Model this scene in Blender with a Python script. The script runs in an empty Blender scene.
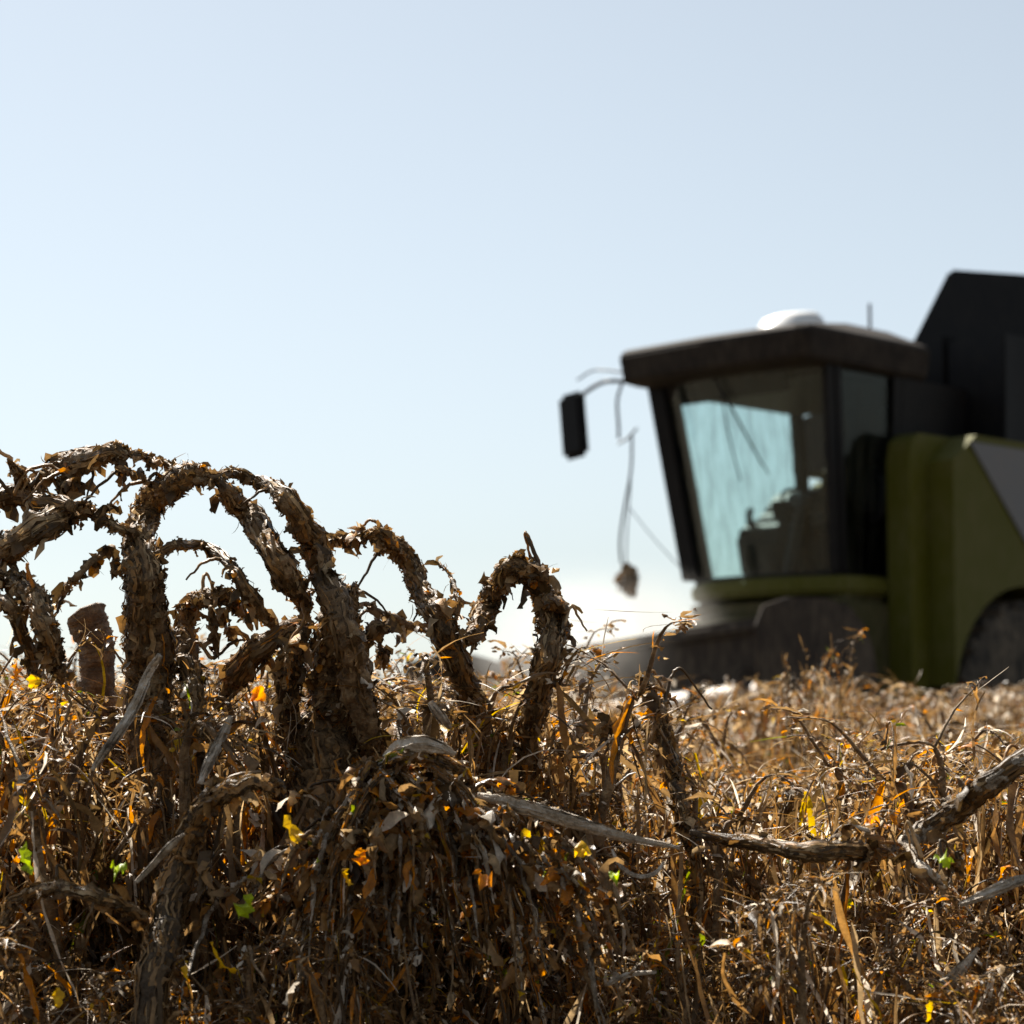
import bpy, bmesh, math, random
import numpy as np
from mathutils import Vector, Matrix, noise as mnoise

S = bpy.context.scene
C = S.collection
R = math.radians
rng = np.random.default_rng(11)
random.seed(11)

# ------------------------------------------------------------------ camera
F_PX = 2418.0
EYE = 0.60
PITCH = math.atan(248 / F_PX)
cam_d = bpy.data.cameras.new("camera")
cam_d.sensor_width = 36
cam_d.lens = F_PX / 1024 * 36
cam_d.clip_start = 0.05
cam_d.clip_end = 5000
cam_d.dof.use_dof = True
cam_d.dof.focus_distance = 3.05
cam_d.dof.aperture_fstop = 7.6
cam = bpy.data.objects.new("camera", cam_d)
C.objects.link(cam)
cam.location = (0, 0, EYE)
cam.rotation_euler = (math.pi / 2 + PITCH, 0, 0)
S.camera = cam

# ------------------------------------------------------------------ sky, sun, exposure
SUN_EL, SUN_AZ = R(52), R(-27)          # azimuth measured from +Y towards +X: behind the machine, a little left
w = bpy.data.worlds.new("World")
S.world = w
w.use_nodes = True
wn = w.node_tree
bg = wn.nodes["Background"]
sky = wn.nodes.new("ShaderNodeTexSky")
sky.sky_type = 'NISHITA'
sky.sun_disc = False
sky.sun_elevation = SUN_EL
sky.sun_rotation = SUN_AZ
sky.altitude = 0
sky.air_density = 1.0
sky.dust_density = 1.0
sky.ozone_density = 1.0
hz = wn.nodes.new("ShaderNodeHueSaturation")      # thin high haze: the blue is washed out
hz.inputs['Saturation'].default_value = 0.42
wn.links.new(sky.outputs[0], hz.inputs['Color'])
tn = wn.nodes.new("ShaderNodeMix"); tn.data_type = 'RGBA'; tn.blend_type = 'MULTIPLY'
tn.inputs[0].default_value = 1; tn.inputs[7].default_value = (0.945, 1.003, 1.02, 1)
wn.links.new(hz.outputs[0], tn.inputs[6])
wn.links.new(tn.outputs[2], bg.inputs[0])
bg.inputs[1].default_value = 0.052
sd = bpy.data.lights.new("sun", 'SUN')
sd.energy = 5.0
sd.angle = R(0.5)
sd.color = (1.0, 0.94, 0.85)
sun = bpy.data.objects.new("sun", sd)
C.objects.link(sun)
sdir = Vector((math.sin(SUN_AZ) * math.cos(SUN_EL), math.cos(SUN_AZ) * math.cos(SUN_EL), math.sin(SUN_EL)))
sun.rotation_euler = sdir.to_track_quat('Z', 'Y').to_euler()
sun.location = (0, 10, 30)
S.view_settings.view_transform = 'Standard'
S.view_settings.look = 'None'
S.view_settings.exposure = 1.18
S.view_settings.gamma = 1.0
S.cycles.max_bounces = 8
S.cycles.transparent_max_bounces = 16
S.cycles.volume_bounces = 1
S.cycles.caustics_reflective = False
S.cycles.caustics_refractive = False
S.cycles.sample_clamp_indirect = 6


def at(px, py, d):
    """point that stands at ground distance d along the sight line of a measured direction"""
    u, v = (px - 512) / F_PX, (py - 512) / F_PX
    c, s = math.cos(PITCH), math.sin(PITCH)
    x, y, z = u, c + v * s, s - v * c
    k = d / y
    return Vector((x * k, d, EYE + z * k))


# ------------------------------------------------------------------ properties
def tag(o, label=None, cat=None, group=None, kind=None):
    if label: o['label'] = label
    if cat: o['category'] = cat
    if group: o['group'] = group
    if kind: o['kind'] = kind
    return o


def thing(name, loc, rz=0, label=None, cat=None, group=None):
    o = bpy.data.objects.new(name, None)
    o.empty_display_size = 0.1
    C.objects.link(o)
    o.location = loc
    o.rotation_euler = (0, 0, rz)
    tag(o, label, cat, group)
    return o


# ------------------------------------------------------------------ materials
def mat(name):
    m = bpy.data.materials.new(name)
    m.use_nodes = True
    nt = m.node_tree
    return m, nt, nt.nodes["Principled BSDF"], nt.nodes["Material Output"]


def N(nt, t, **kw):
    n = nt.nodes.new(t)
    for k, v in kw.items():
        setattr(n, k, v)
    return n


def ramp(nt, stops, interp='LINEAR'):
    r = N(nt, "ShaderNodeValToRGB")
    r.color_ramp.interpolation = interp
    e = r.color_ramp.elements
    while len(e) < len(stops):
        e.new(0.5)
    for i, (p, c) in enumerate(stops):
        e[i].position = p
        e[i].color = (*c, 1) if len(c) == 3 else c
    return r


def noise_node(nt, scale, detail=5, rough=0.6, coord='Object', stretch=None):
    tc = N(nt, "ShaderNodeTexCoord")
    n = N(nt, "ShaderNodeTexNoise")
    n.inputs['Scale'].default_value = scale
    n.inputs['Detail'].default_value = detail
    n.inputs['Roughness'].default_value = rough
    if stretch:
        mp = N(nt, "ShaderNodeMapping")
        mp.inputs['Scale'].default_value = stretch
        nt.links.new(tc.outputs[coord], mp.inputs[0])
        nt.links.new(mp.outputs[0], n.inputs[0])
    else:
        nt.links.new(tc.outputs[coord], n.inputs[0])
    return n


def paint(name, col, dust=(0.30, 0.24, 0.17), rough=0.45, amount=0.35, metallic=0.0, scale=3.0):
    """painted or plastic machine surface with a broken film of field dust"""
    m, nt, b, out = mat(name)
    n = noise_node(nt, scale, 8, 0.68)
    n2 = noise_node(nt, scale * 9, 4, 0.6, stretch=(1, 1, 0.25))
    mx = N(nt, "ShaderNodeMath", operation='MULTIPLY')
    nt.links.new(n.outputs[0], mx.inputs[0]); nt.links.new(n2.outputs[0], mx.inputs[1])
    r = ramp(nt, [(0.16, (0, 0, 0)), (0.42, (amount,) * 3)])
    nt.links.new(mx.outputs[0], r.inputs[0])
    mix = N(nt, "ShaderNodeMix", data_type='RGBA')
    mix.inputs[6].default_value = (*col, 1); mix.inputs[7].default_value = (*dust, 1)
    nt.links.new(r.outputs[0], mix.inputs[0])
    nt.links.new(mix.outputs[2], b.inputs['Base Color'])
    rr = N(nt, "ShaderNodeMapRange")
    rr.inputs[3].default_value = rough; rr.inputs[4].default_value = min(1, rough + 0.8)
    nt.links.new(r.outputs[0], rr.inputs[0]); nt.links.new(rr.outputs[0], b.inputs['Roughness'])
    b.inputs['Metallic'].default_value = metallic
    b.inputs['Specular IOR Level'].default_value = 0.5 if max(col) > 0.1 else 0.14
    bp = N(nt, "ShaderNodeBump"); bp.inputs['Strength'].default_value = 0.08; bp.inputs['Distance'].default_value = 0.01
    nt.links.new(n2.outputs[0], bp.inputs['Height']); nt.links.new(bp.outputs[0], b.inputs['Normal'])
    return m


def leaf_mat(name, stops, transl=0.4, rough=0.5, gloss=0.38, nscale=60, bump=0.4):
    m, nt, b, out = mat(name)
    g = N(nt, "ShaderNodeNewGeometry")
    oi = N(nt, "ShaderNodeObjectInfo")
    ad = N(nt, "ShaderNodeMath", operation='ADD'); fr = N(nt, "ShaderNodeMath", operation='FRACT')
    nt.links.new(g.outputs['Random Per Island'], ad.inputs[0]); nt.links.new(oi.outputs['Random'], ad.inputs[1])
    nt.links.new(ad.outputs[0], fr.inputs[0])
    r = ramp(nt, stops, 'CONSTANT')
    nt.links.new(fr.outputs[0], r.inputs[0])
    n = noise_node(nt, nscale, 6, 0.7)
    vr = ramp(nt, [(0.30, (0.50, 0.47, 0.44)), (0.52, (0.95, 0.92, 0.88)), (0.72, (1.7, 1.6, 1.5))])
    nt.links.new(n.outputs[0], vr.inputs[0])
    mul = N(nt, "ShaderNodeMix", data_type='RGBA', blend_type='MULTIPLY')
    mul.inputs[0].default_value = 1
    nt.links.new(r.outputs[0], mul.inputs[6]); nt.links.new(vr.outputs[0], mul.inputs[7])
    nt.links.new(mul.outputs[2], b.inputs['Base Color'])
    b.inputs['Roughness'].default_value = rough
    b.inputs['Specular IOR Level'].default_value = gloss
    bp = N(nt, "ShaderNodeBump"); bp.inputs['Strength'].default_value = bump; bp.inputs['Distance'].default_value = 0.004
    nt.links.new(n.outputs[0], bp.inputs['Height']); nt.links.new(bp.outputs[0], b.inputs['Normal'])
    t = N(nt, "ShaderNodeBsdfTranslucent")
    sat = N(nt, "ShaderNodeHueSaturation"); sat.inputs['Saturation'].default_value = 1.08; sat.inputs['Value'].default_value = 1.1
    nt.links.new(mul.outputs[2], sat.inputs['Color']); nt.links.new(sat.outputs[0], t.inputs[0])
    ms = N(nt, "ShaderNodeMixShader"); ms.inputs[0].default_value = transl
    nt.links.new(b.outputs[0], ms.inputs[1]); nt.links.new(t.outputs[0], ms.inputs[2])
    nt.links.new(ms.outputs[0], out.inputs[0])
    return m


def bark_mat(name, dark, mid, light, scale=45):
    m, nt, b, out = mat(name)
    n = noise_node(nt, scale, 8, 0.72)
    n2 = noise_node(nt, scale * 4, 4, 0.6)
    r = ramp(nt, [(0.32, dark), (0.5, mid), (0.68, light)])
    nt.links.new(n.outputs[0], r.inputs[0])
    nt.links.new(r.outputs[0], b.inputs['Base Color'])
    b.inputs['Roughness'].default_value = 0.62
    b.inputs['Specular IOR Level'].default_value = 0.5
    ad = N(nt, "ShaderNodeMath", operation='ADD')
    nt.links.new(n.outputs[0], ad.inputs[0]); nt.links.new(n2.outputs[0], ad.inputs[1])
    bp = N(nt, "ShaderNodeBump"); bp.inputs['Strength'].default_value = 0.9; bp.inputs['Distance'].default_value = 0.006
    nt.links.new(ad.outputs[0], bp.inputs['Height']); nt.links.new(bp.outputs[0], b.inputs['Normal'])
    return m


DK, BR, RB = (0.100, 0.062, 0.026), (0.27, 0.170, 0.078), (0.35, 0.195, 0.070)
TN, PL, OR, YL, GR = (0.50, 0.36, 0.20), (0.76, 0.69, 0.58), (0.62, 0.24, 0.02), (0.62, 0.40, 0.02), (0.20, 0.24, 0.02)
M = {}
M['leaf'] = leaf_mat("withered_leaf", [(0, DK), (0.23, BR), (0.50, RB), (0.68, TN), (0.79, PL), (0.895, OR), (0.970, YL), (0.992, GR)], 0.53, 0.34)
M['hero_leaf'] = leaf_mat("shrivelled_dark_leaf", [(0, DK), (0.36, BR), (0.66, RB), (0.86, TN), (0.975, OR)], 0.24, 0.5)
M['straw'] = leaf_mat("pale_straw", [(0, DK), (0.12, BR), (0.42, RB), (0.60, TN), (0.76, PL), (0.94, OR), (0.96, BR)], 0.5, 0.4)
M['bark'] = bark_mat("withered_stem", (0.055, 0.032, 0.013), (0.20, 0.118, 0.050), (0.46, 0.31, 0.16))
M['dark_bark'] = bark_mat("dark_rotten_stem", (0.026, 0.017, 0.009), (0.085, 0.054, 0.027), (0.22, 0.15, 0.08))
M['log_bark'] = bark_mat("weathered_log", (0.04, 0.03, 0.02), (0.17, 0.125, 0.08), (0.52, 0.44, 0.34))
M['stump_bark'] = bark_mat("reddish_stump", (0.055, 0.030, 0.014), (0.17, 0.090, 0.040), (0.40, 0.23, 0.10))
M['weathered_bark'] = bark_mat("bleached_log", (0.09, 0.068, 0.045), (0.30, 0.235, 0.165), (0.66, 0.58, 0.48), 70)
M['pale_bark'] = bark_mat("pale_sunlit_stem", (0.10, 0.07, 0.045), (0.46, 0.37, 0.27), (0.80, 0.73, 0.63))  # pale stems, colour brightened to stand in for sun gleaming on dry husk
for nm, c in (('yellow_leaf', (0.95, 0.58, 0.02)), ('orange_leaf', (0.95, 0.34, 0.02)), ('green_leaf', (0.42, 0.55, 0.03))):
    M[nm] = leaf_mat(nm, [(0, c), (0.9, c)], 0.5, 0.4)


# ------------------------------------------------------------------ mesh helpers
def mesh_obj(name, V, Fc, material, parent=None, smooth=True):
    me = bpy.data.meshes.new(name)
    V = np.asarray(V, dtype=np.float32)
    if isinstance(Fc, np.ndarray) and Fc.ndim == 2:
        n, k = Fc.shape
        me.vertices.add(len(V)); me.vertices.foreach_set("co", V.ravel())
        me.loops.add(n * k); me.loops.foreach_set("vertex_index", Fc.astype(np.int32).ravel())
        me.polygons.add(n); me.polygons.foreach_set("loop_start", np.arange(0, n * k, k, dtype=np.int32))
        me.polygons.foreach_set("loop_total", np.full(n, k, dtype=np.int32))
        me.update(calc_edges=True)
        me.validate()
    else:
        me.from_pydata([tuple(v) for v in V], [], [tuple(f) for f in Fc])
        me.update()
    if smooth:
        me.polygons.foreach_set("use_smooth", np.ones(len(me.polygons), dtype=bool))
    me.materials.append(material)
    o = bpy.data.objects.new(name, me)
    C.objects.link(o)
    if parent: o.parent = parent
    return o


class Acc:
    def __init__(self): self.V, self.F, self.n = [], [], 0
    def add(self, V, Fc):
        V = np.asarray(V, float); Fc = np.asarray(Fc, int)
        if len(V) == 0: return
        self.V.append(V); self.F.append(Fc + self.n); self.n += len(V)
    def build(self, name, material, parent=None, off=None):
        V = np.concatenate(self.V); Fc = np.concatenate(self.F)
        if off is not None: V = V - np.asarray(off)
        return mesh_obj(name, V, Fc, material, parent)


def spline(pts, n):
    """Catmull-Rom through pts (any dimension), n samples"""
    P = np.asarray(pts, float)
    P = np.vstack([2 * P[0] - P[1], P, 2 * P[-1] - P[-2]])
    seg = len(P) - 3
    t = np.linspace(0, seg - 1e-6, n); i = t.astype(int); f = (t - i)[:, None]
    a, b, c, d = P[i], P[i + 1], P[i + 2], P[i + 3]
    return 0.5 * (2 * b + (c - a) * f + (2 * a - 5 * b + 4 * c - d) * f ** 2 + (3 * b - a - 3 * c + d) * f ** 3)


def frames(P):
    T = np.gradient(P, axis=0)
    if len(P) > 40:                             # a steady frame along rough limbs
        k = np.ones(15) / 15
        T = np.stack([np.convolve(np.pad(T[:, i], 7, mode='edge'), k, 'valid') for i in range(3)], 1)
    T /= np.linalg.norm(T, axis=1, keepdims=True) + 1e-9
    ref = np.array([0.13, 1, 0.21]) / np.linalg.norm([0.13, 1, 0.21])
    A = np.cross(T, ref); A /= np.linalg.norm(A, axis=1, keepdims=True) + 1e-9
    return T, A, np.cross(T, A)


def tube(P, r, k=8, lump=0.0, freq=60.0, seed=0.0, flat=1.0):
    """rough tapered tube round the curve P with radii r; closed by caps"""
    P = np.asarray(P, float); r = np.asarray(r, float)
    n = len(P); T, A, B = frames(P)
    ang = np.linspace(0, 2 * np.pi, k, endpoint=False)
    ring = A[:, None] * np.cos(ang)[None, :, None] + B[:, None] * (np.sin(ang) * flat)[None, :, None]
    V = P[:, None] + ring * r[:, None, None]
    if lump > 0:
        W = V.reshape(-1, 3); D = ring.reshape(-1, 3); rr = np.repeat(r, k)
        nz = np.array([mnoise.noise(Vector(p * freq + seed)) + 0.6 * mnoise.noise(Vector(p * freq * 2.7 + seed)) + 0.35 * mnoise.noise(Vector(p * freq * 7 + seed)) for p in W])
        V = (W + D * (nz * rr * lump)[:, None]).reshape(n, k, 3)
    V = V.reshape(-1, 3)
    i = np.arange(n - 1)[:, None] * k; j = np.arange(k)[None]; j2 = (j + 1) % k
    Fc = np.stack([i + j, i + j2, i + k + j2, i + k + j], -1).reshape(-1, 4)
    m = len(V)
    V = np.vstack([V, P[0], P[-1]])
    c0 = np.stack([np.arange(0, k, 2), np.full(k // 2, m), (np.arange(0, k, 2) + 2) % k, (np.arange(0, k, 2) + 1) % k], -1)
    e = (n - 1) * k
    c1 = np.stack([e + np.arange(0, k, 2), e + (np.arange(0, k, 2) + 1) % k, e + (np.arange(0, k, 2) + 2) % k, np.full(k // 2, m + 1)], -1)
    return V, np.vstack([Fc, c0, c1])


def leaves(base, dirs, length, width, rows=5, droop=0.6, curl=0.8, crumple=0.25, rg=None):
    """many shrivelled leaves: each a curled, creased, uneven strip of rows x 3 points"""
    rg = rg or rng
    n = len(base)
    base = np.asarray(base, float); d = np.asarray(dirs, float)
    d = d / (np.linalg.norm(d, axis=1, keepdims=True) + 1e-9)
    L = np.broadcast_to(length, (n,)); Wd = np.broadcast_to(width, (n,))
    side = np.cross(d, rg.normal(size=(n, 3))); side /= np.linalg.norm(side, axis=1, keepdims=True) + 1e-9
    p = base.copy(); out = np.zeros((n, rows, 3, 3))
    cv = rg.normal(0, curl, (n, 3)); tw = rg.normal(0, 0.7, n)
    fold = rg.uniform(-0.9, 0.9, n)
    for k in range(rows):
        t = k / (rows - 1)
        prof = (math.sin(math.pi * min(0.97, 0.10 + 0.87 * t)) ** 0.75)
        nrm = np.cross(d, side)
        wv = Wd * prof * (1 + rg.normal(0, 0.35, n)).clip(0.25, 1.9) * 0.5
        wv2 = Wd * prof * (1 + rg.normal(0, 0.35, n)).clip(0.25, 1.9) * 0.5
        cr = rg.normal(0, crumple, (n, 3, 1)) * Wd[:, None, None]
        out[:, k, 0] = p - side * wv[:, None] + nrm * (fold * wv)[:, None] + nrm * cr[:, 0]
        out[:, k, 1] = p + nrm * cr[:, 1] * 0.6
        out[:, k, 2] = p + side * wv2[:, None] + nrm * (fold * wv2)[:, None] + nrm * cr[:, 2]
        p = p + d * (L / (rows - 1))[:, None]
        d = d + (cv / rows) + np.array([0, 0, -droop / rows * 2])
        d /= np.linalg.norm(d, axis=1, keepdims=True) + 1e-9
        side = side + nrm * (tw / rows)[:, None]
        side -= d * (side * d).sum(1, keepdims=True)
        side /= np.linalg.norm(side, axis=1, keepdims=True) + 1e-9
    V = out.reshape(-1, 3)
    o = (np.arange(n) * rows * 3)[:, None, None]
    r_ = (np.arange(rows - 1) * 3)[None, :, None]; c_ = np.arange(2)[None, None]
    a = (o + r_ + c_).ravel()
    return V, np.stack([a, a + 1, a + 4, a + 3], -1)


def box_bm(bm, x0, x1, y0, y1, z0, z1, bevel=0.0):
    r = bmesh.ops.create_cube(bm, size=1)
    vs = r['verts']
    for v in vs:
        v.co = Vector(((x0 + x1) / 2 + v.co.x * (x1 - x0), (y0 + y1) / 2 + v.co.y * (y1 - y0), (z0 + z1) / 2 + v.co.z * (z1 - z0)))
    if bevel:
        es = list({e for v in vs for e in v.link_edges})
        bmesh.ops.bevel(bm, geom=es, offset=bevel, segments=3, affect='EDGES')
    return vs


def prism_bm(bm, poly, lo, hi, axis='y', bevel=0.0, seg=2):
    """extrude a polygon; axis y: poly in (x,z); axis x: poly in (y,z); axis z: poly in (x,y)"""
    def mk(u, v, t):
        return Vector((u, t, v)) if axis == 'y' else Vector((t, u, v)) if axis == 'x' else Vector((u, v, t))
    a = [bm.verts.new(mk(u, v, lo)) for u, v in poly]
    b = [bm.verts.new(mk(u, v, hi)) for u, v in poly]
    fs = [bm.faces.new(a), bm.faces.new(b[::-1])]
    n = len(poly)
    for i in range(n):
        fs.append(bm.faces.new((a[i], b[i], b[(i + 1) % n], a[(i + 1) % n])))
    bmesh.ops.recalc_face_normals(bm, faces=fs)
    if bevel:
        es = list({e for f in fs for e in f.edges})
        bmesh.ops.bevel(bm, geom=es, offset=bevel, segments=seg, affect='EDGES')


def loft_bm(bm, rings, cap=True):
    vs = [[bm.verts.new(p) for p in r] for r in rings]
    fs = []
    for a, b in zip(vs[:-1], vs[1:]):
        n = len(a)
        for i in range(n):
            fs.append(bm.faces.new((a[i], a[(i + 1) % n], b[(i + 1) % n], b[i])))
    if cap:
        fs.append(bm.faces.new(vs[0][::-1])); fs.append(bm.faces.new(vs[-1]))
    bmesh.ops.recalc_face_normals(bm, faces=fs)


def tube_bm(bm, pts, r, k=10, n=None):
    P = spline(pts, n or max(6, len(pts) * 6)) if len(pts) > 2 else np.linspace(pts[0], pts[1], 4)
    V, Fc = tube(P, np.full(len(P), r) if np.isscalar(r) else np.interp(np.linspace(0, 1, len(P)), np.linspace(0, 1, len(r)), r), k)
    vs = [bm.verts.new(v) for v in V]
    for f in Fc:
        try: bm.faces.new([vs[i] for i in f])
        except ValueError: pass


def lathe_bm(bm, prof, centre, axis='y', k=40):
    """prof: list of (radius, offset along the axis)"""
    rings = []
    for rad, off in prof:
        ring = []
        for i in range(k):
            a = 2 * math.pi * i / k
            c, s = rad * math.cos(a), rad * math.sin(a)
            ring.append(Vector(centre) + (Vector((c, off, s)) if axis == 'y' else Vector((off, c, s)) if axis == 'x' else Vector((c, s, off))))
        rings.append(ring)
    loft_bm(bm, rings)


def bm_obj(name, bm, material, parent=None, smooth_angle=40):
    me = bpy.data.meshes.new(name)
    bm.to_mesh(me); bm.free()
    me.materials.append(material)
    me.polygons.foreach_set("use_smooth", np.ones(len(me.polygons), dtype=bool))
    me.set_sharp_from_angle(angle=R(smooth_angle))
    o = bpy.data.objects.new(name, me)
    C.objects.link(o)
    if parent:
        o.parent = parent
        wn_ = o.modifiers.new("weighted", 'WEIGHTED_NORMAL'); wn_.keep_sharp = True; wn_.weight = 80
    return o


def part(name, material, parent, fn, *a, **k):
    bm = bmesh.new(); fn(bm, *a, **k)
    return bm_obj(name, bm, material, parent)


# ------------------------------------------------------------------ ground
def ground():
    m, nt, b, out = mat("dry_soil")
    n = noise_node(nt, 6, 10, 0.7); r = ramp(nt, [(0.3, (0.035, 0.024, 0.014)), (0.55, (0.10, 0.07, 0.04)), (0.75, (0.26, 0.2, 0.12))])
    nt.links.new(n.outputs[0], r.inputs[0]); nt.links.new(r.outputs[0], b.inputs['Base Color'])
    b.inputs['Roughness'].default_value = 0.95
    bp = N(nt, "ShaderNodeBump"); bp.inputs['Distance'].default_value = 0.05
    nt.links.new(n.outputs[0], bp.inputs['Height']); nt.links.new(bp.outputs[0], b.inputs['Normal'])
    g = 3000
    xs = np.concatenate([[-g, -300, -80], np.linspace(-30, 30, 61), [80, 300, g]])
    ys = np.concatenate([[-g, -300, -60], np.linspace(-10, 60, 71), [120, 400, g]])
    V = [(x, y, -0.03 + 0.03 * mnoise.noise(Vector((x * .9, y * .9, 0))) if abs(x) < 31 and -11 < y < 61 else -0.03) for x in xs for y in ys]
    ny = len(ys)
    Fc = np.array([(i * ny + j, (i + 1) * ny + j, (i + 1) * ny + j + 1, i * ny + j + 1) for i in range(len(xs) - 1) for j in range(ny - 1)])
    tag(mesh_obj("ground", V, Fc, m), kind='structure')


ground()

# ------------------------------------------------------------------ combine harvester
M['black'] = paint("dusty_black_plastic", (0.005, 0.005, 0.006), rough=0.5, amount=0.025)
M['roofm'] = paint("dusty_dark_roof", (0.017, 0.013, 0.011), rough=0.75, amount=0.12)
M['green'] = paint("olive_green_paint", (0.074, 0.072, 0.005), rough=0.55, amount=0.13)
M['olive'] = paint("dirty_olive_paint", (0.042, 0.040, 0.012), rough=0.6, amount=0.22)
M['grey'] = paint("grey_panel", (0.11, 0.11, 0.115), rough=0.5, amount=0.25)
M['white'] = paint("roof_highlight_white", (0.80, 0.80, 0.78), rough=0.3, amount=0.15)  # white puts the sun's highlight on the roof into the colour
M['tyre'] = paint("tyre_rubber", (0.02, 0.02, 0.02), rough=0.85, amount=0.5)
M['steel'] = paint("worn_steel", (0.12, 0.115, 0.11), rough=0.45, amount=0.5, metallic=0.6)
M['header'] = paint("dusty_header_sheet", (0.030, 0.023, 0.019), rough=0.75, amount=0.28)
M['chaff'] = leaf_mat("dry_clump", [(0, DK), (0.3, BR), (0.7, RB), (0.9, TN)], 0.2)


def glass_mat(tint, gloss, dirt):
    m, nt, b, out = mat("tinted_cab_glass")
    nt.nodes.remove(b)
    t = N(nt, "ShaderNodeBsdfTransparent"); t.inputs[0].default_value = (*tint, 1)
    g = N(nt, "ShaderNodeBsdfGlossy"); g.inputs['Roughness'].default_value = 0.03; g.inputs[0].default_value = (0.9, 0.95, 0.95, 1)
    lw = N(nt, "ShaderNodeLayerWeight"); lw.inputs[0].default_value = 0.5
    pw = N(nt, "ShaderNodeMath", operation='POWER'); pw.inputs[1].default_value = 4
    ma = N(nt, "ShaderNodeMath", operation='MULTIPLY_ADD'); ma.inputs[1].default_value = gloss; ma.inputs[2].default_value = 0.03
    nt.links.new(lw.outputs['Facing'], pw.inputs[0]); nt.links.new(pw.outputs[0], ma.inputs[0])
    ms = N(nt, "ShaderNodeMixShader")
    nt.links.new(ma.outputs[0], ms.inputs[0]); nt.links.new(t.outputs[0], ms.inputs[1]); nt.links.new(g.outputs[0], ms.inputs[2])
    d = N(nt, "ShaderNodeBsdfDiffuse"); d.inputs[0].default_value = (0.16, 0.15, 0.11, 1)
    n = noise_node(nt, 4.0, 5, 0.65, stretch=(5, 5, 0.35))
    r = ramp(nt, [(0.46, (0, 0, 0)), (0.72, (dirt,) * 3)])
    nt.links.new(n.outputs[0], r.inputs[0])
    m2 = N(nt, "ShaderNodeMixShader")
    nt.links.new(r.outputs[0], m2.inputs[0]); nt.links.new(ms.outputs[0], m2.inputs[1]); nt.links.new(d.outputs[0], m2.inputs[2])
    nt.links.new(m2.outputs[0], out.inputs[0])
    return m


M['dark_glass'] = glass_mat((0.42, 0.46, 0.46), 0.25, 0.22)
M['glass'] = glass_mat((0.885, 0.955, 0.945), 0.5, 0.20)


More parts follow.
